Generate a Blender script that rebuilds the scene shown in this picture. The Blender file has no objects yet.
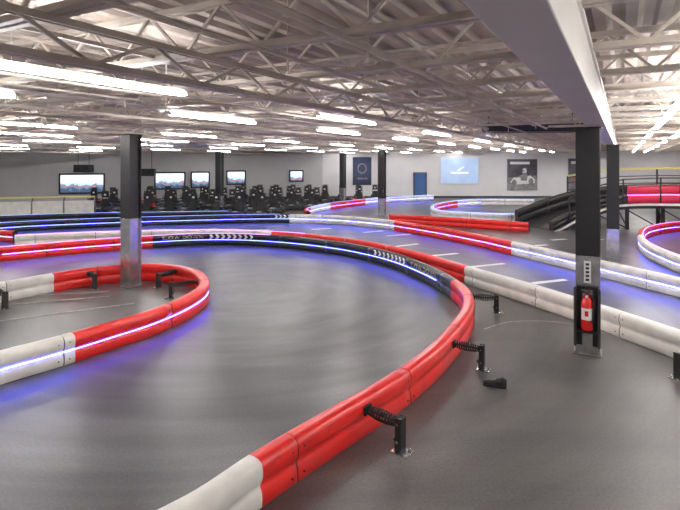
import bpy, math, random, bmesh, bisect
from mathutils import Vector, Matrix
random.seed(7)
S=bpy.context.scene
try:
    S.view_settings.view_transform='Standard'
except Exception: pass

# ---------------------------------------------------------------- materials
def mat(name,col,rough=.5,metal=0.,noise=0.,nscale=5.,bump=0.,emit=None,es=0.,coat=0.):
    m=bpy.data.materials.new(name); m.use_nodes=True
    nt=m.node_tree; b=nt.nodes['Principled BSDF']
    b.inputs['Base Color'].default_value=(*col,1)
    b.inputs['Roughness'].default_value=rough
    b.inputs['Metallic'].default_value=metal
    if coat: b.inputs['Coat Weight'].default_value=coat
    if emit:
        b.inputs['Emission Color'].default_value=(*emit,1)
        b.inputs['Emission Strength'].default_value=es
    if noise or bump:
        tc=nt.nodes.new('ShaderNodeTexCoord')
        n=nt.nodes.new('ShaderNodeTexNoise'); n.inputs['Scale'].default_value=nscale; n.inputs['Detail'].default_value=6
        nt.links.new(tc.outputs['Object'],n.inputs['Vector'])
        if noise:
            r=nt.nodes.new('ShaderNodeValToRGB')
            r.color_ramp.elements[0].position=.3; r.color_ramp.elements[1].position=.7
            r.color_ramp.elements[0].color=(*[c*(1-noise) for c in col],1)
            r.color_ramp.elements[1].color=(*[min(1,c*(1+noise*.5)) for c in col],1)
            nt.links.new(n.outputs['Fac'],r.inputs['Fac']); nt.links.new(r.outputs['Color'],b.inputs['Base Color'])
        if bump:
            bp=nt.nodes.new('ShaderNodeBump'); bp.inputs['Strength'].default_value=bump; bp.inputs['Distance'].default_value=.01
            nt.links.new(n.outputs['Fac'],bp.inputs['Height']); nt.links.new(bp.outputs['Normal'],b.inputs['Normal'])
    return m

M_red=mat('red_plastic',(.84,.022,.018),.30,noise=.14,nscale=3,coat=.2)
M_white=mat('white_plastic',(.84,.81,.75),.36,noise=.14,nscale=4)
M_black=mat('black_plastic',(.012,.014,.026),.30,noise=.3,nscale=4)
M_navy=mat('navy_plastic',(.02,.03,.09),.35)
M_crim=mat('crimson_plastic',(.62,.02,.07),.4)
M_joint=mat('joint_gap',(.03,.01,.01),.7)
M_cream=mat('cream_steel_paint',(.80,.72,.63),.5,noise=.35,nscale=1.5)
M_deck=mat('roof_deck_paint',(.66,.58,.50),.6,noise=.35,nscale=.8)
M_beam=mat('beam_paint',(.90,.86,.81),.5,noise=.06,nscale=1)
M_duct=mat('galvanised_duct',(.50,.48,.45),.4,.5,noise=.2,nscale=3)
M_steel=mat('galvanised_steel',(.62,.62,.63),.24,.9,noise=.3,nscale=8)
M_blk=mat('black_paint',(.012,.012,.013),.45)
M_rub=mat('black_rubber',(.012,.012,.013),.6)
M_wallL=mat('grey_wall_paint',(.52,.51,.52),.8,noise=.08,nscale=.6)
M_wallB=mat('pale_wall_paint',(.84,.83,.84),.8,noise=.06,nscale=.6)
M_trim=mat('dark_trim',(.05,.05,.06),.5)
M_yel=mat('yellow_paint',(.80,.74,.22),.4)
M_tube=mat('lamp_tube',(1,1,1),.4,emit=(1,.98,.965),es=96)
M_house=mat('lamp_housing',(.75,.72,.70),.4)
M_ledB=mat('led_blue',(.3,.4,1),.4,emit=(.050,.065,1),es=38)
M_ledT=mat('led_blue_edge',(.3,.4,1),.4,emit=(.25,.40,1),es=2.2)
M_ledP=mat('led_pink_edge',(1,.5,1),.4,emit=(.80,.38,1),es=2.2)
M_ledM=mat('led_magenta',(1,.2,.7),.4,emit=(1,.08,.55),es=9)
M_paintl=mat('floor_line_paint',(.95,.94,.92),.5,noise=.1,nscale=6)
M_faint=mat('worn_line_paint',(.40,.39,.36),.6,noise=.5,nscale=6)
M_bulb=mat('label_white',(.8,.8,.8),.5)
M_ext=mat('extinguisher_red',(.8,.02,.015),.25,coat=.5)
M_sign=mat('decal_white',(.9,.9,.9),.5)
M_decy=mat('decal_cream',(.85,.78,.45),.5)
M_door=mat('blue_door_paint',(.05,.13,.35),.5)

def floor_mat(name,c0,c1,cen,polar=.6,r0=.26,r1=.5):
    m=bpy.data.materials.new(name); m.use_nodes=True
    nt=m.node_tree; N=nt.nodes; L=nt.links; b=N['Principled BSDF']
    tc=N.new('ShaderNodeTexCoord')
    def noise(sc,det,rot=None,scale=None,dist=0,vec=None,ro=.5):
        n=N.new('ShaderNodeTexNoise'); n.inputs['Scale'].default_value=sc; n.inputs['Detail'].default_value=det; n.inputs['Distortion'].default_value=dist; n.inputs['Roughness'].default_value=ro
        if vec: L.new(vec,n.inputs['Vector']); return n
        mp=N.new('ShaderNodeMapping'); L.new(tc.outputs['Object'],mp.inputs['Vector'])
        if rot: mp.inputs['Rotation'].default_value=(0,0,rot)
        if scale: mp.inputs['Scale'].default_value=scale
        L.new(mp.outputs['Vector'],n.inputs['Vector']); return n
    def ramp(n,p0,p1,c0,c1):
        r=N.new('ShaderNodeValToRGB'); e=r.color_ramp.elements
        e[0].position=p0; e[1].position=p1; e[0].color=(*c0,1); e[1].color=(*c1,1)
        L.new(n.outputs['Fac'],r.inputs['Fac']); return r
    def mul(a,bb,f=1):
        x=N.new('ShaderNodeMix'); x.data_type='RGBA'; x.blend_type='MULTIPLY'; x.inputs[0].default_value=f
        L.new(a,x.inputs[6]); L.new(bb,x.inputs[7]); return x.outputs[2]
    def math_(op,a,b_=None,v=None):
        x=N.new('ShaderNodeMath'); x.operation=op; L.new(a,x.inputs[0])
        if b_ is not None: L.new(b_,x.inputs[1])
        if v is not None: x.inputs[1].default_value=v
        return x.outputs[0]
    # circular driving marks: noise stretched along arcs round the bend centre
    sp=N.new('ShaderNodeSeparateXYZ'); L.new(tc.outputs['Object'],sp.inputs[0])
    dx=math_('SUBTRACT',sp.outputs[0],v=cen[0]); dy=math_('SUBTRACT',sp.outputs[1],v=cen[1])
    r=math_('SQRT',math_('ADD',math_('MULTIPLY',dx,dx),math_('MULTIPLY',dy,dy)))
    th=math_('ARCTAN2',dy,dx)
    cb=N.new('ShaderNodeCombineXYZ'); L.new(r,cb.inputs[0]); L.new(math_('MULTIPLY',th,v=.55),cb.inputs[1])
    arcs=ramp(noise(2.6,3,vec=cb.outputs[0]),.30,.66,(.62,.62,.64),(1.16,1.16,1.16))
    big=ramp(noise(.24,2,dist=.3),.30,.70,c0,c1)
    med=ramp(noise(1.0,3,ro=.45),.25,.75,(.80,.80,.81),(1.12,1.12,1.11))
    str_=ramp(noise(1.0,3,rot=math.radians(-70),scale=(.16,1.8,1)),.30,.68,(.72,.72,.73),(1.12,1.12,1.11))
    fine=ramp(noise(34,4),.3,.7,(.76,.76,.76),(1.16,1.16,1.16))
    c=mul(mul(mul(mul(big.outputs[0],med.outputs[0]),arcs.outputs[0],polar),str_.outputs[0],.9),fine.outputs[0])
    L.new(c,b.inputs['Base Color'])
    rn=noise(.5,1); rr=N.new('ShaderNodeMapRange'); L.new(rn.outputs['Fac'],rr.inputs[0])
    rr.inputs[1].default_value=.2; rr.inputs[2].default_value=.8; rr.inputs[3].default_value=r0; rr.inputs[4].default_value=r1
    L.new(rr.outputs[0],b.inputs['Roughness'])
    return m
M_floor=floor_mat('worn_track_concrete',(.070,.071,.077),(.140,.141,.146),(-2.2,12.0),.95,.29,.36)
M_apron=floor_mat('worn_apron_concrete',(.080,.078,.076),(.158,.153,.147),(-2.2,12.0),.7,.36,.46)

def screen_mat(name,es):
    m=bpy.data.materials.new(name); m.use_nodes=True; nt=m.node_tree; b=nt.nodes['Principled BSDF']
    tc=nt.nodes.new('ShaderNodeTexCoord'); sp=nt.nodes.new('ShaderNodeSeparateXYZ'); nt.links.new(tc.outputs['Object'],sp.inputs[0])
    n=nt.nodes.new('ShaderNodeTexNoise'); n.inputs['Scale'].default_value=2.5; nt.links.new(tc.outputs['Object'],n.inputs['Vector'])
    a=nt.nodes.new('ShaderNodeMath'); a.operation='MULTIPLY_ADD'; nt.links.new(n.outputs['Fac'],a.inputs[0]); a.inputs[1].default_value=.9; nt.links.new(sp.outputs[2],a.inputs[2])
    r=nt.nodes.new('ShaderNodeValToRGB'); e=r.color_ramp.elements
    e[0].position=0; e[0].color=(.04,.07,.12,1); e[1].position=.2; e[1].color=(.12,.22,.35,1)
    for p,c in((.26,(.5,.12,.1,1)),(.32,(.1,.14,.16,1)),(.42,(.45,.65,.9,1)),(.7,(.75,.88,1,1))):
        x=e.new(p); x.color=c
    nt.links.new(a.outputs[0],r.inputs['Fac']); nt.links.new(r.outputs['Color'],b.inputs['Base Color'])
    nt.links.new(r.outputs['Color'],b.inputs['Emission Color']); b.inputs['Emission Strength'].default_value=es
    b.inputs['Roughness'].default_value=.3
    return m
M_scr=screen_mat('tv_picture',1.3)
M_pdark=mat('poster_dark_print',(.06,.06,.08),.4,noise=.6,nscale=2)
M_pgrey=mat('poster_grey_print',(.26,.26,.28),.5,noise=.5,nscale=3)
M_pblue=mat('poster_blue_print',(.03,.05,.13),.4,noise=.4,nscale=2)
M_logo=mat('projected_picture',(.4,.5,.65),.6,emit=(.32,.45,.70),es=.6,noise=.2,nscale=1)
M_logob=mat('logo_white_print',(.9,.95,1),.5,emit=(.8,.9,1),es=.5)

# ---------------------------------------------------------------- mesh builder
class MB:
    def __init__(s): s.v=[]; s.f=[]; s.m=[]; s.sm=[]
    def add(s,vs,fs,mi=0,smooth=False):
        o=len(s.v); s.v+= [tuple(v) for v in vs]
        for f in fs: s.f.append(tuple(i+o for i in f)); s.m.append(mi); s.sm.append(smooth)
    def box(s,c,d,mi=0,R=None,top=None):
        c=Vector(c); hx,hy,hz=d[0]/2,d[1]/2,d[2]/2; t=top or (1,1)
        vs=[]
        for z in(-1,1):
            kx,ky=(t if z>0 else (1,1))
            for x,y in((-1,-1),(1,-1),(1,1),(-1,1)):
                p=Vector((x*hx*kx,y*hy*ky,z*hz))
                if R: p=R@p
                vs.append(c+p)
        s.add(vs,[(3,2,1,0),(4,5,6,7),(0,1,5,4),(1,2,6,5),(2,3,7,6),(3,0,4,7)],mi)
    def bar(s,a,b,w,h,mi=0):
        a=Vector(a); b=Vector(b); d=b-a; L=d.length; x=d/L
        up=Vector((0,0,1)) if abs(x.z)<.95 else Vector((1,0,0))
        y=up.cross(x).normalized(); z=x.cross(y)
        R=Matrix((x,y,z)).transposed()
        s.box((a+b)/2,(L,w,h),mi,R)
    def cyl(s,a,b,r,mi=0,n=10,r1=None,caps=True):
        a=Vector(a); b=Vector(b); x=(b-a).normalized(); r1=r if r1 is None else r1
        up=Vector((0,0,1)) if abs(x.z)<.95 else Vector((1,0,0))
        y=up.cross(x).normalized(); z=x.cross(y); vs=[]
        for p,rr in((a,r),(b,r1)):
            for i in range(n):
                t=2*math.pi*i/n; vs.append(p+(y*math.cos(t)+z*math.sin(t))*rr)
        s.add(vs,[(i,(i+1)%n,n+(i+1)%n,n+i) for i in range(n)],mi,True)
        if caps: s.add(vs,[tuple(range(n-1,-1,-1)),tuple(range(n,2*n))],mi)
    def tube(s,pts,r,mi=0,n=6):
        pts=[Vector(p) for p in pts]; vs=[]
        for k,p in enumerate(pts):
            d=(pts[min(k+1,len(pts)-1)]-pts[max(k-1,0)]).normalized()
            up=Vector((0,0,1)) if abs(d.z)<.9 else Vector((1,0,0))
            y=up.cross(d).normalized(); z=d.cross(y)
            for i in range(n):
                t=2*math.pi*i/n; vs.append(p+(y*math.cos(t)+z*math.sin(t))*r)
        fs=[(k*n+i,k*n+(i+1)%n,(k+1)*n+(i+1)%n,(k+1)*n+i) for k in range(len(pts)-1) for i in range(n)]
        s.add(vs,fs,mi,True)
    def helix(s,a,b,r0,r1,turns,wire,mi=0,seg=14):
        # coil spring along local x
        n=turns*seg; vs=[]; m=6
        for k in range(n+1):
            t=k/n; R=r0+(r1-r0)*math.sin(math.pi*t); th=2*math.pi*turns*t; x=a[0]+(b[0]-a[0])*t; z=a[2]+(b[2]-a[2])*t
            rad=Vector((0,math.cos(th),math.sin(th))); c=Vector((x,0,z))+rad*R
            for i in range(m):
                q=2*math.pi*i/m; vs.append(c+rad*math.cos(q)*wire+Vector((1,0,0))*math.sin(q)*wire)
        s.add(vs,[(k*m+i,k*m+(i+1)%m,(k+1)*m+(i+1)%m,(k+1)*m+i) for k in range(n) for i in range(m)],mi,True)
    def lathe(s,prof,c,mi=0,n=20):
        c=Vector(c); vs=[]
        for r,z in prof:
            for i in range(n):
                t=2*math.pi*i/n; vs.append(c+Vector((r*math.cos(t),r*math.sin(t),z)))
        fs=[(k*n+i,k*n+(i+1)%n,(k+1)*n+(i+1)%n,(k+1)*n+i) for k in range(len(prof)-1) for i in range(n)]
        s.add(vs,fs,mi,True)
    def mesh(s,name,mats):
        me=bpy.data.meshes.new(name); me.from_pydata(s.v,[],s.f)
        for m in mats: me.materials.append(m)
        me.polygons.foreach_set('material_index',s.m); me.polygons.foreach_set('use_smooth',s.sm); me.update()
        return me
    def obj(s,name,mats,loc=(0,0,0),rz=0,bevel=0):
        o=bpy.data.objects.new(name,s.mesh(name,mats)); S.collection.objects.link(o)
        o.location=loc; o.rotation_euler=(0,0,rz)
        if bevel:
            b=o.modifiers.new('bevel','BEVEL'); b.width=bevel; b.segments=2; b.limit_method='ANGLE'
        return o
def inst(name,me,loc,rz=0,sc=1):
    o=bpy.data.objects.new(name,me); S.collection.objects.link(o); o.location=loc; o.rotation_euler=(0,0,rz); o.scale=(sc,)*3
    return o

# building axis: roof steel runs 29 deg off the viewing direction
A=math.radians(29); UX=Vector((math.sin(A),math.cos(A),0)); VX=Vector((math.cos(A),-math.sin(A),0))
RZ=math.atan2(UX.y,UX.x)
def W(u,v,z=0): p=UX*u+VX*v; return Vector((p.x,p.y,z))
ROOM=[(-34,-5),(34,-5),(34,44),(-1.5,44),(-34,34)]
def clip(p,d,t0,t1):
    n=len(ROOM)
    for i in range(n):
        a=Vector(ROOM[i]); b=Vector(ROOM[(i+1)%n]); e=b-a; nn=Vector((-e.y,e.x)).normalized()
        den=nn.x*d.x+nn.y*d.y; num=nn.x*(p.x-a.x)+nn.y*(p.y-a.y)-.08
        if abs(den)<1e-9:
            if num<0: return None
            continue
        t=-num/den
        if den>0: t0=max(t0,t)
        else: t1=min(t1,t)
    return (t0,t1) if t1-t0>.8 else None

# ---------------------------------------------------------------- room shell
ZD=4.55
mb=MB(); mb.add([(x,y,0) for x,y in ROOM],[(0,1,2,3,4)],0); mb.obj('floor',[M_floor])
def wall(name,a,b,m):
    a=Vector((*a,0)); b=Vector((*b,0)); d=(b-a).normalized(); nrm=Vector((-d.y,d.x,0))
    mb=MB(); mb.bar((a-nrm*.1)+Vector((0,0,2.4)),(b-nrm*.1)+Vector((0,0,2.4)),.2,4.8,0); mb.obj(name,[m])
    mb=MB(); mb.bar(a+nrm*.012+Vector((0,0,.08)),b+nrm*.012+Vector((0,0,.08)),.02,.15,0); mb.obj('baseboard_'+name[5:],[M_trim])
wall('wall_front',ROOM[0],ROOM[1],M_wallB); wall('wall_right',ROOM[1],ROOM[2],M_wallL)
wall('wall_back',ROOM[2],ROOM[3],M_wallB); wall('wall_back_left',ROOM[3],ROOM[4],M_wallL); wall('wall_left',ROOM[4],ROOM[0],M_wallL)

# corrugated roof deck, ribs along u
mb=MB(); v=-46.; prof=[(0,.06),(.10,.06),(.13,0),(.24,0),(.27,.06)]
xs=[]
while v<40:
    for dx,z in prof[:4]: xs.append((v+dx,z))
    v+=.30
vs=[]
for vv,z in xs: vs.append(W(-25,vv,ZD+z)); vs.append(W(62,vv,ZD+z))
mb.add(vs,[(2*i,2*i+1,2*i+3,2*i+2) for i in range(len(xs)-1)],0)
deck=mb.obj('ceiling',[M_deck])
bm=bmesh.new(); bm.from_mesh(deck.data)
for i in range(5):
    a=Vector((*ROOM[i],0)); b=Vector((*ROOM[(i+1)%5],0)); e=b-a; nn=Vector((e.y,-e.x,0)).normalized()
    bmesh.ops.bisect_plane(bm,geom=bm.verts[:]+bm.edges[:]+bm.faces[:],plane_co=a,plane_no=nn,clear_outer=True)
bm.to_mesh(deck.data); bm.free()

# open-web joists
def truss(name,p,d,zb,zt,pitch,cw,wr):
    r=clip(p,d,-60,70)
    if not r: return
    t0,t1=r; mb=MB(); P=lambda t,z:Vector((p.x+d.x*t,p.y+d.y*t,z))
    sd=Vector((-d.y,d.x,0))*cw*.6
    for s in(-1,1):
        mb.bar(P(t0,zb)+sd*s,P(t1,zb)+sd*s,cw*.35,cw,0); mb.bar(P(t0,zt)+sd*s,P(t1,zt)+sd*s,cw*.35,cw,0)
        mb.bar(P(t0,zb-cw*.45)+sd*s*1.3,P(t1,zb-cw*.45)+sd*s*1.3,cw,cw*.2,0)
    t=t0; k=0
    while t+pitch/2<=t1:
        a,b=(zb,zt) if k%2==0 else (zt,zb)
        mb.bar(P(t,a),P(t+pitch/2,b),wr,wr,0); t+=pitch/2; k+=1
    mb.obj(name,[M_cream])
u=.6
while u<58:
    truss('roof_joist',W(u,0),VX,4.04,4.48,.95,.06,.028); u+=1.5
for v in(-3.4,-10.5,-17.5,-25,-33,6.5,13):
    truss('roof_girder',W(0,v),UX,3.72,3.98,1.1,.05,.026)
v=-44
while v<22:
    for z in(4.06,4.44):
        c=clip(W(0,v),UX,-60,70)
        if c and abs(v+.42)>.5:
            mb=MB(); mb.bar(W(c[0],v,z),W(c[1],v,z),.035,.035,0); mb.obj('roof_bridging_bar',[M_cream])
    v+=1.9
def beam(v):
    r=clip(W(0,v),UX,-60,70); t0,t1=r; mb=MB()
    mb.bar(W(t0,v,3.80),W(t1,v,3.80),.22,.42,0); mb.bar(W(t0,v,3.58),W(t1,v,3.58),.27,.03,0); mb.bar(W(t0,v,4.02),W(t1,v,4.02),.27,.03,0)
    mb.obj('roof_beam',[M_beam],bevel=.008)
beam(-.36)
for v,r,z in((-1.9,.03,3.98),(-2.5,.018,3.9),(-5.6,.022,3.93),(-6.1,.015,3.9),(-8.2,.035,3.88),(-9.3,.02,3.86),(-13.2,.03,3.9),(-14,.05,3.84),(-19,.03,3.9),(2.4,.035,3.95),(-22,.04,3.86),(-29,.03,3.9)):
    c=clip(W(0,v),UX,-60,70); mb=MB(); mb.cyl(W(c[0],v,z),W(c[1],v,z),r,0,8)
    t=c[0]+1
    while t<c[1]: mb.cyl(W(t,v,z),W(t,v,z-.12),.012,0,6); mb.cyl(W(t,v,z+r),W(t,v,4.5),.006,0,5); t+=3.2
    mb.obj('sprinkler_pipe',[M_cream])
# round ventilation duct over the pit area, with ring joints and hangers
mb=MB(); u0,u1,v=14,34,-16.4
mb.cyl(W(u0,v,3.84),W(u1,v,3.84),.13,0,18)
t=u0
while t<=u1: mb.cyl(W(t-.02,v,3.84),W(t+.02,v,3.84),.145,0,18); mb.cyl(W(t,v,3.97),W(t,v,4.5),.008,0,5); t+=2
mb.obj('ventilation_duct',[M_duct])
for u in(5.3,12.8,20.3,27.8,33.8):
    c=clip(W(u,0),VX,-60,-.7); mb=MB(); mb.cyl(W(u,c[0],4.25),W(u,c[1],4.25),.022,0,8); mb.obj('conduit_pipe',[M_cream])

# fluorescent fixtures
mb=MB(); Lf=2.4
mb.box((0,0,.04),(Lf,.05,.045),0)
for s in(-1,1):
    mb.cyl((-Lf/2+.03,s*.042,0),(Lf/2-.03,s*.042,0),.0125,1,8); mb.box((-Lf/2+.015,s*.035,.01),(.03,.05,.05),0); mb.box((Lf/2-.015,s*.035,.01),(.03,.05,.05),0)
for x in(-.9,.9): mb.cyl((x,0,.06),(x,0,.66),.004,0,5)
lamp=mb.mesh('tube_lamp',[M_house,M_tube])
def inside(p,mg=.5):
    for i in range(5):
        a=Vector(ROOM[i]); b=Vector(ROOM[(i+1)%5]); e=b-a; nn=Vector((-e.y,e.x)).normalized()
        if nn.x*(p.x-a.x)+nn.y*(p.y-a.y)<mg: return False
    return True
for v,u0,step in((-4.85,3.5,5.6),(-7.0,7.6,5.0),(-12,1.8,5),(-15.5,4,5),(-20,2.3,5),(-26,3.5,5),(-32,2,5),(.72,8.6,2.6),(1.5,9.2,5.2),(5,4,5),(10,6,5),(15,5,5)):
    u=u0-3*step if v!=.72 else u0
    while u<56:
        p=W(u,v,3.86)
        if inside(p,1.6): inst('fluorescent_lamp',lamp,p,RZ)
        u+=step if not (v==.72 and u>12) else 5.2
for v in(-7.0,-15.5):
    c=clip(W(0,v),UX,-60,70); mb=MB(); mb.bar(W(c[0],v,3.955),W(c[1],v,3.955),.07,.03,0); mb.obj('lighting_trunking',[M_house])

# ---------------------------------------------------------------- columns
def column(X,Y,zs,ztop=3.56,s=.34):
    mb=MB(); f=.03
    for z0,z1,mi in((.02,zs,1),(zs,ztop,0)):
        c=(z0+z1)/2; h=z1-z0
        mb.box((-s/2+f/2,0,c),(f,s,h),mi); mb.box((s/2-f/2,0,c),(f,s,h),mi); mb.box((0,0,c),(s-2*f,s*.72,h),mi)
    mb.box((0,0,.012),(.40,.40,.024),1); mb.box((0,0,ztop-.01),(.40,.40,.02),0)
    for x in(-.18,.18):
        for y in(-.18,.18): mb.cyl((x,y,.024),(x,y,.05),.012,1,6)
    return mb.obj('steel_column',[M_blk,M_steel],(X,Y,0),RZ,bevel=.004)
column(3.94,8.1,1.55); column(-5.09,12.42,1.66,3.7); column(2.38,28.9,1.0,3.7,.36); column(8.35,15.6,1.0)
column(-7.3,30.9,1.0,3.7,.36); column(.2,36.7,1.2,3.7,.36); column(-21,30,1.2,3.7)

# ---------------------------------------------------------------- barriers
HW=[(.080,0.0),(.098,.02),(.104,.09),(.100,.145),(.088,.170),(.080,.185),(.080,.213),(.088,.226),(.100,.25),(.110,.285),(.112,.345),(.098,.395),(.062,.422),(.0,.43)]
PROF=HW+[(-n,z) for n,z in HW[-2::-1]]
def nz(z):
    for (n0,z0),(n1,z1) in zip(HW,HW[1:]):
        if z0<=z<=z1: return n0+(n1-n0)*(z-z0)/(z1-z0)
    return HW[-1][0]
def cr(P,i,t):
    g=lambda k:P[max(0,min(len(P)-1,k))]
    p0,p1,p2,p3=g(i-1),g(i),g(i+1),g(i+2)
    return .5*((2*p1)+(p2-p0)*t+(2*p0-5*p1+4*p2-p3)*t*t+(3*p1-p0-3*p2+p3)*t**3)
class Path:
    def __init__(s,pts):
        P=[Vector((*p,0)) if len(p)==2 else Vector(p) for p in pts]; s.p=[];s.i=[];s.s=[0]
        for k in range(len(P)-1):
            for j in range(16): s.p.append(cr(P,k,j/16)); s.i.append(k+j/16)
        s.p.append(P[-1]); s.i.append(len(P)-1)
        for k in range(1,len(s.p)): s.s.append(s.s[-1]+(s.p[k]-s.p[k-1]).length)
        s.L=s.s[-1]
    def at(s,x):
        x=max(0,min(s.L,x))
        k=max(0,min(len(s.s)-2,bisect.bisect_right(s.s,x)-1)); f=(x-s.s[k])/max(1e-9,s.s[k+1]-s.s[k])
        return s.p[k].lerp(s.p[k+1],f), s.i[k]+(s.i[k+1]-s.i[k])*f
    def fr(s,x):
        p,i=s.at(x); a,_=s.at(x-.12); b,_=s.at(x+.12); d=(b-a); d.z=0; d.normalize()
        return p,d,Vector((-d.y,d.x,0)),i
    def s_of(s,i):
        for k in range(len(s.i)):
            if s.i[k]>=i: return s.s[k]
        return s.L
    def near(s,X,Y):
        q=Vector((X,Y,0)); k=min(range(len(s.p)),key=lambda j:(s.p[j]-q).length); return s.p[k],s.s[k]
MATS=[M_white,M_red,M_black,M_crim,M_joint,M_ledB,M_ledP,M_ledT,M_sign,M_decy,M_blk,M_ledM]
paths={}
def barrier(key,pts,cols,leds=(),decals=(),step=.14,jl=2.0,hs=1.0,thick=1.0):
    P=Path(pts); paths[key]=P; mb=MB()
    st=[]; x=0; nj=jl
    while x<P.L:
        if x>nj-.02:
            st+= [(nj-.009,1,0),(nj-.008,.965,1),(nj+.008,.965,1),(nj+.009,1,0)]; nj+=jl; x=nj-jl+.02
        st.append((x,1,0)); x+=step
    st.append((P.L,1,0)); st.sort(key=lambda a:a[0])
    n=len(PROF); vs=[]
    for (x,sc,_) in st:
        p,d,nn,i=P.fr(x)
        for a,z in PROF: vs.append(p+nn*a*sc*thick+Vector((0,0,z*hs*(sc if z>.3 else 1))))
    o=len(mb.v); mb.v+=[tuple(v) for v in vs]
    for k in range(len(st)-1):
        xm=(st[k][0]+st[k+1][0])/2; _,i=P.at(xm); mi=cols[-1][1]
        for e,m in cols:
            if i<e: mi=m; break
        if st[k][2] and st[k+1][2]: mi=4
        for j in range(n-1):
            mb.f.append((o+k*n+j+1,o+k*n+j,o+(k+1)*n+j,o+(k+1)*n+j+1)); mb.m.append(mi); mb.sm.append(True)
    for k in (0,len(st)-1):
        f=[o+k*n+j for j in range(n)]; mb.f.append(tuple(f if k==0 else f[::-1])); mb.m.append(4); mb.sm.append(False)
    if step<.2:
        x=jl
        while x<P.L:
            for side in(-1,1):
                for dx in(-.08,.08):
                    for z in(.085,.33):
                        p,d,nn,_=P.fr(x+dx); c=p+nn*side*.101+Vector((0,0,z)); mb.cyl(c,c+nn*side*.014,.010,4,8)
            x+=jl
    def ribbon(s0,s1,side,a,z,w,mi,dz=.012):
        x=s0; vv=[]
        while True:
            p,d,nn,_=P.fr(x)
            vv+= [p+nn*side*a+Vector((0,0,z-w/2)),p+nn*side*(a+dz)+Vector((0,0,z-w/2)),p+nn*side*(a+dz)+Vector((0,0,z+w/2)),p+nn*side*a+Vector((0,0,z+w/2))]
            if x>=s1: break
            x=min(s1,x+.15)
        m=len(vv)//4
        mb.add(vv,[(4*k+j,4*k+(j+1)%4,4*k+4+(j+1)%4,4*k+4+j) for k in range(m-1) for j in range(4)],mi)
    for i0,i1,side,kind in leds:
        s0,s1=P.s_of(i0),P.s_of(i1)
        if kind=='top': ribbon(s0,s1,side,.05,.43*hs,.012,7,.02)
        if kind=='topP': ribbon(s0,s1,side,.05,.43*hs,.012,6,.02)
        if kind=='mid': ribbon(s0,s1,side,.078,.20,.011,5)
        if kind=='mag': ribbon(s0,s1,side,.078,.20*hs,.03,11)
    for kind,idx,side,mi in decals:
        s0=P.s_of(idx)
        def mp(x,z):
            p,d,nn,_=P.fr(s0-side*x); zz=.318+z; return p+nn*side*(nz(zz)+.004)+Vector((0,0,zz))
        if kind=='chev':
            for c in range(8):
                x=c*.22
                for sg in(1,-1):
                    for h in range(3):
                        z0=h*.026*sg; z1=(h+1)*.026*sg; s_=.075
                        mb.add([mp(x-h*s_/3,z0),mp(x+.10-h*s_/3,z0),mp(x+.10-(h+1)*s_/3,z1),mp(x-(h+1)*s_/3,z1)],[(0,1,2,3)],mi)
        else:
            cu=bpy.data.curves.new('t','FONT'); cu.body=kind; cu.size=.19; ob=bpy.data.objects.new('t',cu); S.collection.objects.link(ob)
            bpy.context.view_layer.update()
            me=bpy.data.meshes.new_from_object(ob.evaluated_get(bpy.context.evaluated_depsgraph_get()))
            mb.add([mp(v.co.x*1.2,v.co.y*.85-.055) for v in me.vertices],[tuple(p.vertices) for p in me.polygons],mi)
            bpy.data.objects.remove(ob)
    return mb.obj('track_barrier',MATS)
WH,RD,BK,CR,BL=0,1,2,3,10
PA=[(-1.75,3.3),(-1.373,3.69),(-1.065,4.02),(-.696,4.55),(-.104,5.28),(.6,6.12),(1.24,7.04),(1.83,8.12),(2.33,9.27),(2.56,10.4),(2.49,11.6),(2.15,13.03),(1.45,14.79),(.32,16.35),(-1.03,17.5),(-2.5,18.3),(-4.0,18.7),(-5.4,18.6),(-6.7,18.1),(-7.9,17.45),(-9.14,16.66),(-10.4,15.7),(-11.8,14.6)]
barrier('A',PA,[(2.9,WH),(9.7,RD),(18,BK),(30,RD)],[(10.4,21,1,'mid'),(15,22,1,'topP')],
 [('chev',12.3,1,8),('SLOW DOWN',11.3,1,9),('chev',16.5,1,8),('SLOW DOWN',17.7,1,9)])
PB=[(5.55,6.9),(5.39,7.4),(5.22,7.83),(4.99,8.49),(4.72,9.27),(4.37,10.12),(3.94,11.15),(3.38,12.3),(2.9,13.4),(2.12,15.0),(1.0,16.65),(-.35,18.0),(-1.86,19.0),(-3.85,19.64),(-6.16,19.7),(-8.35,19.35),(-10.3,18.8),(-11.6,18.2)]
barrier('B',PB,[(7.4,WH),(12.4,RD),(30,WH)],[(11.6,17,1,'topP'),(3,17,-1,'mid')])
PC=[(-15.6,20.9),(-14.2,22.4),(-12,23.5),(-9.1,24.5),(-5.95,25.3),(-3.04,25.7),(-.5,25.2),(1.84,23.5),(3.69,20.9),(5.02,18.4),(5.72,16.66),(6.4,14.95),(6.9,13.57),(7.3,12.4),(7.63,11.44),(7.95,10.2),(8.2,9)]
barrier('C',PC,[(5.2,BK),(7.3,WH),(10,RD),(30,WH)],[(0,16,-1,'mid'),(0,5,-1,'top')],[('chev',4.9,-1,8)])
PD=[(-5.2,5.9),(-4.94,6.3),(-4.64,6.96),(-4.37,7.31),(-4.08,7.7),(-3.7,8.28),(-3.3,8.95),(-3.0,9.82),(-2.9,10.7),(-3.07,11.5),(-3.5,12.3),(-4.2,12.85),(-4.95,13.02),(-5.75,12.8),(-6.4,12.3),(-6.85,11.72),(-7.35,10.97),(-7.9,10.05)]
barrier('D',PD,[(4.1,WH),(14.7,RD),(30,WH)],[(0,9.5,-1,'mid')])
barrier('F',[(17,23),(16,22.7),(14.4,22.2),(12.4,20.6),(10.8,18.3),(9.93,16.45),(9.53,14.95),(9.37,13.85),(9.27,12.8),(9.25,11.5)],[(4,RD),(30,WH)],[(0,9,1,'topP'),(0,9,1,'mid'),(3,9,-1,'mid')],step=.2)
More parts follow.
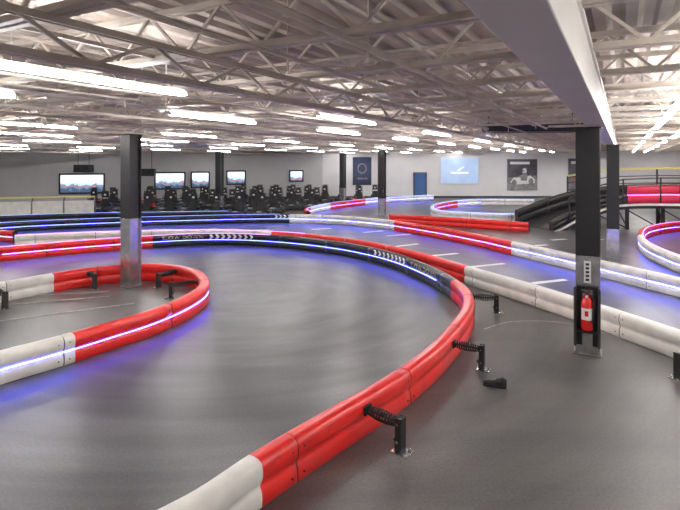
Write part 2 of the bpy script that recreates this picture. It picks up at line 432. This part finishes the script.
barrier('E',[(-1.7,27.3),(-1.9,29.2),(-.97,32.3),(.9,35.4),(3.5,38.6),(7.5,41.2)],[(1.2,RD),(2.2,WH),(3.4,RD),(30,WH)],[(0,5,-1,'top'),(0,5,-1,'mid')],step=.25)
barrier('G',[(13.7,36),(12.2,36.3),(10,36.3),(7.9,34.8),(6.0,31.8),(5.3,29.2),(5.6,27.4),(7.2,26.3),(8.8,25.8)],[(3,WH),(4.5,RD),(30,WH)],[(0,8,1,'top'),(2,8,-1,'top'),(2,8,1,'mid')],step=.25)
barrier('H',[(2.5,25.8),(4.8,24.4),(7.1,22.9),(8.2,22.1)],[(30,RD)],[(0,3,1,'mid')],step=.25)
barrier('I',[(-17,20.3),(-14,19.9),(-12.3,19.3)],[(30,RD)],[(0,2,-1,'mid')])
barrier('J',[(-20,22),(-18,24.2),(-14,26),(-10,26.8),(-6,27.4)],[(30,BK)],[(0,4,-1,'top')],step=.25)

# concrete apron outside the hairpin
a_=Path(PA[:11]); b_=Path(PB[:8]); poly=[]
x=0
while x<a_.L: p,_=a_.at(x); poly.append(p); x+=.4
poly.append(Vector((2.9,12.9,0)))
x=b_.L
while x>0: p,_=b_.at(x); poly.append(p); x-=.4
poly+= [Vector((5.9,6,0)),Vector((7.5,0,0)),Vector((7.5,-4.9,0)),Vector((-6,-4.9,0)),Vector((-2.6,2.2,0))]
mb=MB(); mb.add([(p.x,p.y,.002) for p in poly],[tuple(range(len(poly)))],0); mb.obj('floor_apron',[M_apron])

# ---------------------------------------------------------------- spring anchors
def anchor(X,Y,key):
    bp,_=paths[key].near(X,Y); d=Vector((bp.x-X,bp.y-Y,0)); L=d.length; a=math.atan2(d.y,d.x); mb=MB()
    end=L-.122
    mb.box((-.03,0,.010),(.20,.16,.014),1)
    mb.box((-.035,0,.185),(.02,.10,.34),0)
    for s in(-1,1):
        mb.box((0,s*.045,.19),(.07,.012,.34),0,top=(.7,1))
        mb.cyl((-.09,s*.05,.016),(-.09,s*.05,.035),.016,1,6)
    mb.cyl((0,-.06,.30),(0,.06,.30),.014,1,8); mb.cyl((0,-.06,.12),(0,.06,.12),.012,1,8)
    mb.box((-.02,0,.355),(.06,.10,.012),0)
    mb.bar((-.03,0,.02),(.06,0,.13),.05,.02,0)
    tn=max(5,int((end-.06)/.034))
    mb.helix((.04,0,.30),(end-.03,0,.315),.040,.060,tn,.0095,0)
    mb.cyl((0,0,.30),(end,0,.315),.014,0,8); mb.cyl((.02,0,.30),(.04,0,.30),.045,0,14); mb.box((end-.01,0,.315),(.02,.12,.10),0)
    mb.obj('spring_anchor',[M_rub,M_steel],(X,Y,0),a)
for q in((.62,5.3,'A'),(2.05,7.4,'A'),(3.12,10.2,'A'),(4.72,7.1,'B'),(-3.75,11.3,'D'),(-4.35,12.25,'D'),(-5.85,12.15,'D'),(-6.9,10.5,'D'),(-5.3,7.4,'D')): anchor(*q)

# ---------------------------------------------------------------- floor markings
def ribbonf(name,pts,w,m,z=.004):
    P=Path(pts); mb=MB(); vs=[];x=0
    while True:
        p,d,nn,_=P.fr(x); vs+=[p+nn*(-w/2)+Vector((0,0,z)),p+nn*(w/2)+Vector((0,0,z))]
        if x>=P.L: break
        x=min(P.L,x+.2)
    mb.add(vs,[(2*k,2*k+1,2*k+3,2*k+2)[::-1] for k in range(len(vs)//2-1)],0)
    mb.obj(name,[m])
ribbonf('floor_curve_line',[(2.6,9.2),(3.3,9.65),(4.3,9.5),(5.0,8.3)],.03,M_faint)
mb=MB()
for a,b in(((-1.3,23),(-.4,23.4)),((1.9,20.9),(3.0,21.5)),((2.0,18.3),(2.9,18.9)),((3.8,14.7),(4.9,15.2)),((4.8,12.7),(5.8,13.1)),((-.5,19.8),(.4,20.3)),((3.0,16.5),(3.9,16.9)),((1.0,22),(1.9,22.5)),
           ((9.5,20.5),(10.3,19.9)),((6.9,18.4),(7.6,18.7)),((8.2,19.8),(8.9,20.1)),((-4.2,22.6),(-3.2,22.9)),((-7,21.8),(-6,22.1))):
    mb.bar((*a,.005),(*b,.005),.18,.004,0)
mb.obj('floor_line_marking',[M_paintl])
mb=MB()
for a,b in(((-8.5,10.2),(-5.2,11.5)),((-7.6,9.0),(-4.4,10.9)),((-8.2,11.2),(-5.4,11.9))): mb.bar((*a,.005),(*b,.005),.08,.004,0)
mb.obj('floor_bay_line',[M_faint])

# ---------------------------------------------------------------- fire extinguisher + case on the near column
base=Vector((3.94,8.1,0))
mb=MB() # local -x is the camera side face
for s in(-1,1):
    mb.box((-.22,s*.165,.62),(.16,.028,.92),0); mb.box((-.19,s*.115,.62),(.02,.085,.92),0); mb.cyl((-.29,s*.165,.18),(-.29,s*.165,1.06),.024,0,10)
mb.box((-.255,0,.40),(.13,.3,.03),0); mb.box((-.205,0,1.06),(.04,.3,.05),0)
mb.obj('extinguisher_bracket_case',[M_blk],base,RZ,bevel=.008)
mb=MB(); c=(-.285,0,0)
mb.lathe([(0,.425),(.065,.425),(.085,.45),(.085,.84),(.076,.89),(.048,.93),(.025,.95),(.025,.98),(0,.98)],c,0)
mb.cyl((-.285,0,.98),(-.285,0,1.02),.02,2,8)
ls=[]
for k in range(9):
    t=math.pi-1.0+2.0*k/8
    for z in(.60,.78): ls.append((-.285+.088*math.cos(t),.088*math.sin(t),z))
mb.add(ls,[(2*k,2*k+2,2*k+3,2*k+1) for k in range(8)],1,True)
mb.bar((-.285,-.03,1.0),(-.285,.08,1.01),.025,.012,2); mb.bar((-.285,-.03,1.0),(-.285,.08,1.03),.025,.012,2)
mb.tube([(-.285,-.02,.98),(-.31,-.08,.96),(-.33,-.095,.9),(-.34,-.09,.7),(-.34,-.08,.55)],.012,2,6)
mb.box((-.375,0,.70),(.003,.05,.08),0); mb.cyl((-.32,0,.95),(-.34,0,.95),.02,1,10)
mb.obj('fire_extinguisher',[M_ext,M_bulb,M_rub],base,RZ)
mb=MB(); mb.box((-.175,.0,1.30),(.006,.10,.34),0)
for k in range(5): mb.box((-.179,.0,1.18+k*.06),(.003,.05,.035),1)
mb.obj('extinguisher_sign',[M_bulb,M_blk],base,RZ)

# ---------------------------------------------------------------- dropped shoe
def shoe(loc,rz):
    mb=MB(); sec=[(-.15,.032,.10),(-.12,.040,.115),(-.07,.040,.11),(-.02,.038,.095),(.03,.043,.075),(.08,.048,.06),(.12,.042,.05),(.15,.02,.035)]
    vs=[];n=10
    for x,w,h in sec:
        for i in range(n):
            t=math.pi*i/(n-1); vs.append((x,w*math.cos(t)*(1.0 if i in(0,n-1) else .95),.02+h*math.sin(t)**.7*.85))
    mb.add(vs,[(k*n+i,k*n+i+1,(k+1)*n+i+1,(k+1)*n+i) for k in range(len(sec)-1) for i in range(n-1)],0,True)
    mb.add(vs,[tuple(range(n))[::-1],tuple((len(sec)-1)*n+i for i in range(n))],0)
    so=[(x,w+.006) for x,w,h in sec]; ring=[(x,w) for x,w in so]+[(x,-w) for x,w in so[::-1]]; m=len(ring)
    mb.add([(x,y,0) for x,y in ring]+[(x,y,.024) for x,y in ring],[(i,(i+1)%m,m+(i+1)%m,m+i) for i in range(m)]+[tuple(range(m))[::-1],tuple(range(m,2*m))],1)
    for k in range(4): mb.bar((-.01+k*.022,-.028,.095-k*.007),(-.01+k*.022,.028,.095-k*.007),.008,.006,2)
    mb.lathe([(.030,.10),(.034,.113),(.026,.118),(.018,.105)],(-.10,0,0),0,12)
    mb.obj('sneaker',[M_rub,M_blk,M_steel],loc,rz)
shoe((2.08,6.85,.003),math.radians(160))

# ---------------------------------------------------------------- karts
def kart_mesh(name,mb_body):
    mb=MB()
    mb.box((0,0,.13),(1.5,.62,.08),0)
    mb.box((.78,0,.20),(.42,.95,.20),1,top=(.7,.75))
    mb.box((1.02,0,.14),(.08,1.15,.14),0,top=(.6,.95))
    for s in(-1,1):
        mb.box((0,s*.48,.21),(.85,.24,.24),1,top=(.8,.7)); mb.box((0,s*.61,.14),(1.7,.06,.12),0)
        mb.cyl((.62,s*.42,.14),(.62,s*.58,.14),.14,0,14); mb.cyl((-.68,s*.38,.15),(-.68,s*.60,.15),.15,0,14)
        mb.cyl((.62,s*.585,.14),(.62,s*.59,.14),.06,2,10); mb.cyl((-.68,s*.605,.15),(-.68,s*.61,.15),.07,2,10)
        mb.bar((-.55,s*.22,.2),(-.5,s*.2,1.25),.035,.035,0)
    mb.box((-.12,0,.22),(.44,.42,.12),0); mb.box((-.40,0,.50),(.10,.44,.56),0,Matrix.Rotation(-.22,3,'Y'),top=(1,.8))
    mb.box((-.52,0,1.04),(.10,.36,.36),0,top=(.8,.8)); mb.bar((-.5,-.2,1.25),(-.5,.2,1.25),.04,.04,0)
    mb.box((-.75,0,.32),(.34,.7,.30),1,top=(.8,.85)); mb.box((-.98,0,.2),(.06,1.1,.2),0)
    mb.bar((.55,0,.25),(.24,0,.56),.03,.03,0)
    R=Matrix.Rotation(-.75,3,'Y'); pts=[]
    for k in range(17):
        t=2*math.pi*k/16; p=R@Vector((0,.14*math.cos(t),.14*math.sin(t))); pts.append((.24+p.x,p.y,.57+p.z))
    mb.tube(pts,.015,0,6); mb.box((.78,0,.31),(.2,.26,.02),2); mb.box((-.465,0,1.03),(.01,.12,.10),2)
    return mb.mesh(name,[M_rub,mb_body,M_bulb])
k1=kart_mesh('kart_a',M_black); k2=kart_mesh('kart_b',M_red); k3=kart_mesh('kart_c',M_navy)
for Y,x0,x1 in((28.9,-12.4,-3.2),(31.2,-14.6,-2.9),(33.5,-16.4,-1.8),(35.8,-17.5,-1.0),(38.1,-17,1.6),(40.4,-10.4,3.0)):
    x=x0
    while x<x1:
        if (abs(x+7.3)<.9 and abs(Y-30.9)<1.4) or (abs(x-.2)<.95 and abs(Y-36.7)<1.5): x+=1.32; continue
        yy=Y+random.uniform(-.1,.1)
        if yy+1.3<44.46+.3077*x: inst('go_kart',random.choice([k1,k1,k1,k3,k1,k1,k1,k1,k1,k2]),(x,yy,0),math.radians(-90+random.uniform(-3,3)))
        x+=1.32

# pit fence
mb=MB(); z=Vector((0,0,1))
for a,b in(((-21,25.6),(-18,26.9)),((-18,26.9),(-13.6,28.3))):
    a3=Vector((*a,0)); b3=Vector((*b,0))
    mb.bar(a3+z*.48,b3+z*.48,.05,.9,0); mb.bar(a3+z*1.14,b3+z*1.14,.09,.07,1)
    n=int((b3-a3).length/1.2)
    for k in range(n+1): p=a3.lerp(b3,k/n); mb.box((p.x,p.y,.56),(.08,.08,1.1),2)
mb.obj('pit_fence',[M_white,M_yel,M_steel])

# ---------------------------------------------------------------- screens, posters, door
dW=(Vector((-1.5,44,0))-Vector((-34,34,0))).normalized(); aW=math.atan2(dW.y,dW.x)
def flat(name,X,Y,z,w,h,rz,m,frame=M_blk,fw=.05,dep=.06,extra=None,mats=()):
    mb=MB(); mb.box((0,0,0),(w+2*fw,dep,h+2*fw),0); mb.box((0,-dep/2-.004,0),(w,.008,h),1)
    if extra:
        for k,(poly,mi) in enumerate(extra):
            mb.add([(x*w/2,-dep/2-.012-.002*k,y*h/2) for x,y in poly],[tuple(range(len(poly)))],mi)
    return mb.obj(name,[frame,m]+list(mats),(X,Y,z),rz)
def wl(X,off=.12): return 44.46+.3077*X-off
for X,w,h,z_ in((-19.4,2.9,1.3,1.45),(-16.2,.8,1.0,1.3),(-13.4,2.1,1.15,1.6),(-11.2,1.25,1.1,1.65),(-8.5,1.35,.95,1.8),(-3.7,1.0,.75,1.9)):
    flat('wall_television',X,wl(X),z_,w,h,aW,M_scr,fw=.12)
ring=[(math.cos(t*math.pi/8)*.55,math.sin(t*math.pi/8)*.4+.2) for t in range(16)]
ring2=[(x*.75,(y-.2)*.75+.2) for x,y in ring]
flat('hanging_poster',1.9,43.95,2.3,1.5,2.3,0,M_pblue,extra=[(ring,2),(ring2,1),([(-.6,-.5),(.6,-.5),(.6,-.62),(-.6,-.62)],2)],mats=[M_pgrey])
flat('projection_screen',10.3,43.95,2.35,3.2,2.2,0,M_logo,M_bulb,extra=[([(-.5,-.12),(.5,-.12),(.45,-.24),(-.45,-.24)],2),([(-.15,.0),(.2,.32),(.26,.28),(.0,.0)],2)],mats=[M_logob])
# side-view kart with driver on a track, printed on the posters
car=[([(-1,-.2),(1,-.05),(1,-1),(-1,-1)],2),
 ([(-.85,-.5),(-.6,-.2),(-.15,-.18),(-.1,-.4),(.2,-.4),(.3,-.1),(.55,-.05),(.85,-.3),(.85,-.55),(.3,-.62),(-.5,-.66)],3),
 ([(-.05,-.38),(-.02,.0),(.08,.12),(.28,.1),(.36,-.1),(.3,-.4)],0),([(-.3,-.12),(.05,.02),(.06,-.1),(-.28,-.2)],0),
 ([(.0,.12),(.0,.32),(.1,.44),(.24,.42),(.3,.3),(.28,.12)],4),([(-.01,.2),(-.01,.3),(.12,.3),(.12,.2)],0),
 ([(-.75,-.5),(-.62,-.32),(-.45,-.34),(-.38,-.55),(-.5,-.72),(-.68,-.7)],0),([(.4,-.45),(.5,-.26),(.68,-.25),(.76,-.45),(.68,-.64),(.48,-.65)],0),([(-.85,.85),(.5,.85),(.5,.68),(-.85,.68)],4)]
flat('race_poster',15.7,43.95,2.0,2.5,2.6,0,M_pdark,M_pgrey,extra=car,mats=[M_pgrey,M_bulb,M_bulb])
flat('race_poster',20.9,43.95,2.0,2.4,2.7,0,M_pdark,M_pgrey,extra=car,mats=[M_pgrey,M_red,M_bulb])
mb=MB(); mb.box((0,0,1.05),(.95,.06,2.1),0); mb.box((-.53,0,1.08),(.08,.09,2.16),1); mb.box((.53,0,1.08),(.08,.09,2.16),1); mb.box((0,0,2.15),(1.14,.09,.08),1); mb.cyl((.36,-.03,1.0),(.36,-.09,1.0),.03,2,8)
mb.obj('door_1',[M_door,M_trim,M_steel],(6.9,43.94,0))
for X,Y,z_ in((-18.6,37,2.6),(-14.5,38.2,2.3)):
    mb=MB(); mb.box((0,0,0),(1.3,.4,.55),0,top=(1,.8)); mb.cyl((-.3,-.2,0),(-.3,-.23,0),.18,1,14); mb.cyl((.3,-.2,0),(.3,-.23,0),.18,1,14)
    for x in(-.4,.4): mb.cyl((x,0,.25),(x,0,4.0-z_),.02,0,6)
    mb.obj('hanging_speaker',[M_blk,M_rub],(X,Y,z_))
mb=MB(); mb.box((0,0,0),(2.7,.9,.24),0); mb.box((0,-.46,0),(2.5,.03,.18),1)
for k in range(14): mb.box((-1.15+k*.177,-.48,0),(.02,.02,.18),0)
for x in(-1.2,1.2): mb.cyl((x,0,.12),(x,0,.5),.015,0,6)
mb.obj('hanging_heater_unit',[M_blk,M_trim],(5.6,15.0,4.03),math.radians(-4),bevel=.01)

# ---------------------------------------------------------------- raised track and ramp
cen=[(8.9,23.6,.02),(10.5,24.2,.55),(12.6,24.3,1.1),(15.0,23.4,1.25),(18,21.4,1.25),(22,19.4,1.25),(27,17.5,1.25)]
P=Path(cen); mb=MB(); hwid=1.3; x=0; st=[]
while x<P.L: st.append(x); x+=.3
st.append(P.L); vs=[]
for x in st:
    p,d,nn,_=P.fr(x)
    for o,zz in((-hwid,0),(hwid,0),(hwid,-.25),(-hwid,-.25)): vs.append(p+nn*o+Vector((0,0,zz)))
mb.add(vs,[(4*k+j,4*k+(j+1)%4,4*k+4+(j+1)%4,4*k+4+j) for k in range(len(st)-1) for j in range(4)],0)
for sgn in(-1,1):
    vs=[]
    for x in st:
        p,d,nn,_=P.fr(x)
        for o,zz in((hwid+.002,-.02),(hwid+.03,-.02),(hwid+.03,-.12),(hwid+.002,-.12)): vs.append(p+nn*o*sgn+Vector((0,0,zz)))
    mb.add(vs,[(4*k+j,4*k+(j+1)%4,4*k+4+(j+1)%4,4*k+4+j) for k in range(len(st)-1) for j in range(4)],1)
x=1.5
while x<P.L:
    p,d,nn,_=P.fr(x)
    for o in(-1.15,1.15):
        q=p+nn*o; mb.box((q.x,q.y,(p.z-.15)/2),(.12,.12,max(.05,p.z-.15)),0)
    if p.z>.9:
        mb.bar(p+nn*1.15+Vector((0,0,-.25)),p-nn*1.15+Vector((0,0,-p.z+.1)),.05,.05,0)
        p2,d2,n2,_=P.fr(x+1.5); mb.bar(p-nn*1.15+Vector((0,0,-.3)),p2-n2*1.15+Vector((0,0,-p2.z+.1)),.05,.05,0)
    x+=1.6
mb.obj('raised_track_ramp',[M_blk,M_white])
def off(o,i0,i1,dz=0):
    out=[]; s0,s1=P.s_of(i0),P.s_of(i1); n=max(3,int((s1-s0)/1.6))
    for k in range(n+1):
        p,d,nn,_=P.fr(s0+(s1-s0)*k/n); q=p+nn*o; out.append((q.x,q.y,p.z+dz))
    return out
barrier('R1',off(-1.12,0,2.3,.0),[(30,BL)],step=.3,hs=.9)
barrier('R2',off(-1.12,2.3,6,.0),[(30,CR)],[(0,30,1,'mag'),(0,30,-1,'mag')],step=.3,hs=1.8)
barrier('R3',off(1.05,0,6,.0),[(5,BL),(30,RD)],[(5,30,-1,'mag')],step=.3,hs=1.7)
mb=MB(); q=off(1.23,1.5,6,1.5)
for a,b in zip(q,q[1:]):
    mb.bar(a,b,.08,.09,1)
    for dz in(.35,.7): mb.bar((a[0],a[1],a[2]-dz),(b[0],b[1],b[2]-dz),.04,.04,0)
for a in q: mb.box((a[0],a[1],a[2]-.75),(.06,.06,1.5),0)
q=off(-1.27,.6,6,1.1)
for a,b in zip(q,q[1:]): mb.bar(a,b,.045,.05,0); mb.bar((a[0],a[1],a[2]-.25),(b[0],b[1],b[2]-.25),.03,.03,0)
for a in q: mb.box((a[0],a[1],a[2]-.55),(.05,.05,1.1),0)
mb.obj('raised_track_railing',[M_blk,M_yel])

# ---------------------------------------------------------------- camera
cam=bpy.data.cameras.new('camera'); co=bpy.data.objects.new('camera',cam); S.collection.objects.link(co)
cam.sensor_width=36; cam.lens=27; cam.shift_y=-92/680; cam.clip_end=300
co.location=(0,0,3); co.rotation_euler=(math.radians(90),0,0)
S.camera=co
w=bpy.data.worlds.new('world'); S.world=w; w.use_nodes=True
w.node_tree.nodes['Background'].inputs[0].default_value=(.5,.52,.55,1); w.node_tree.nodes['Background'].inputs[1].default_value=.4
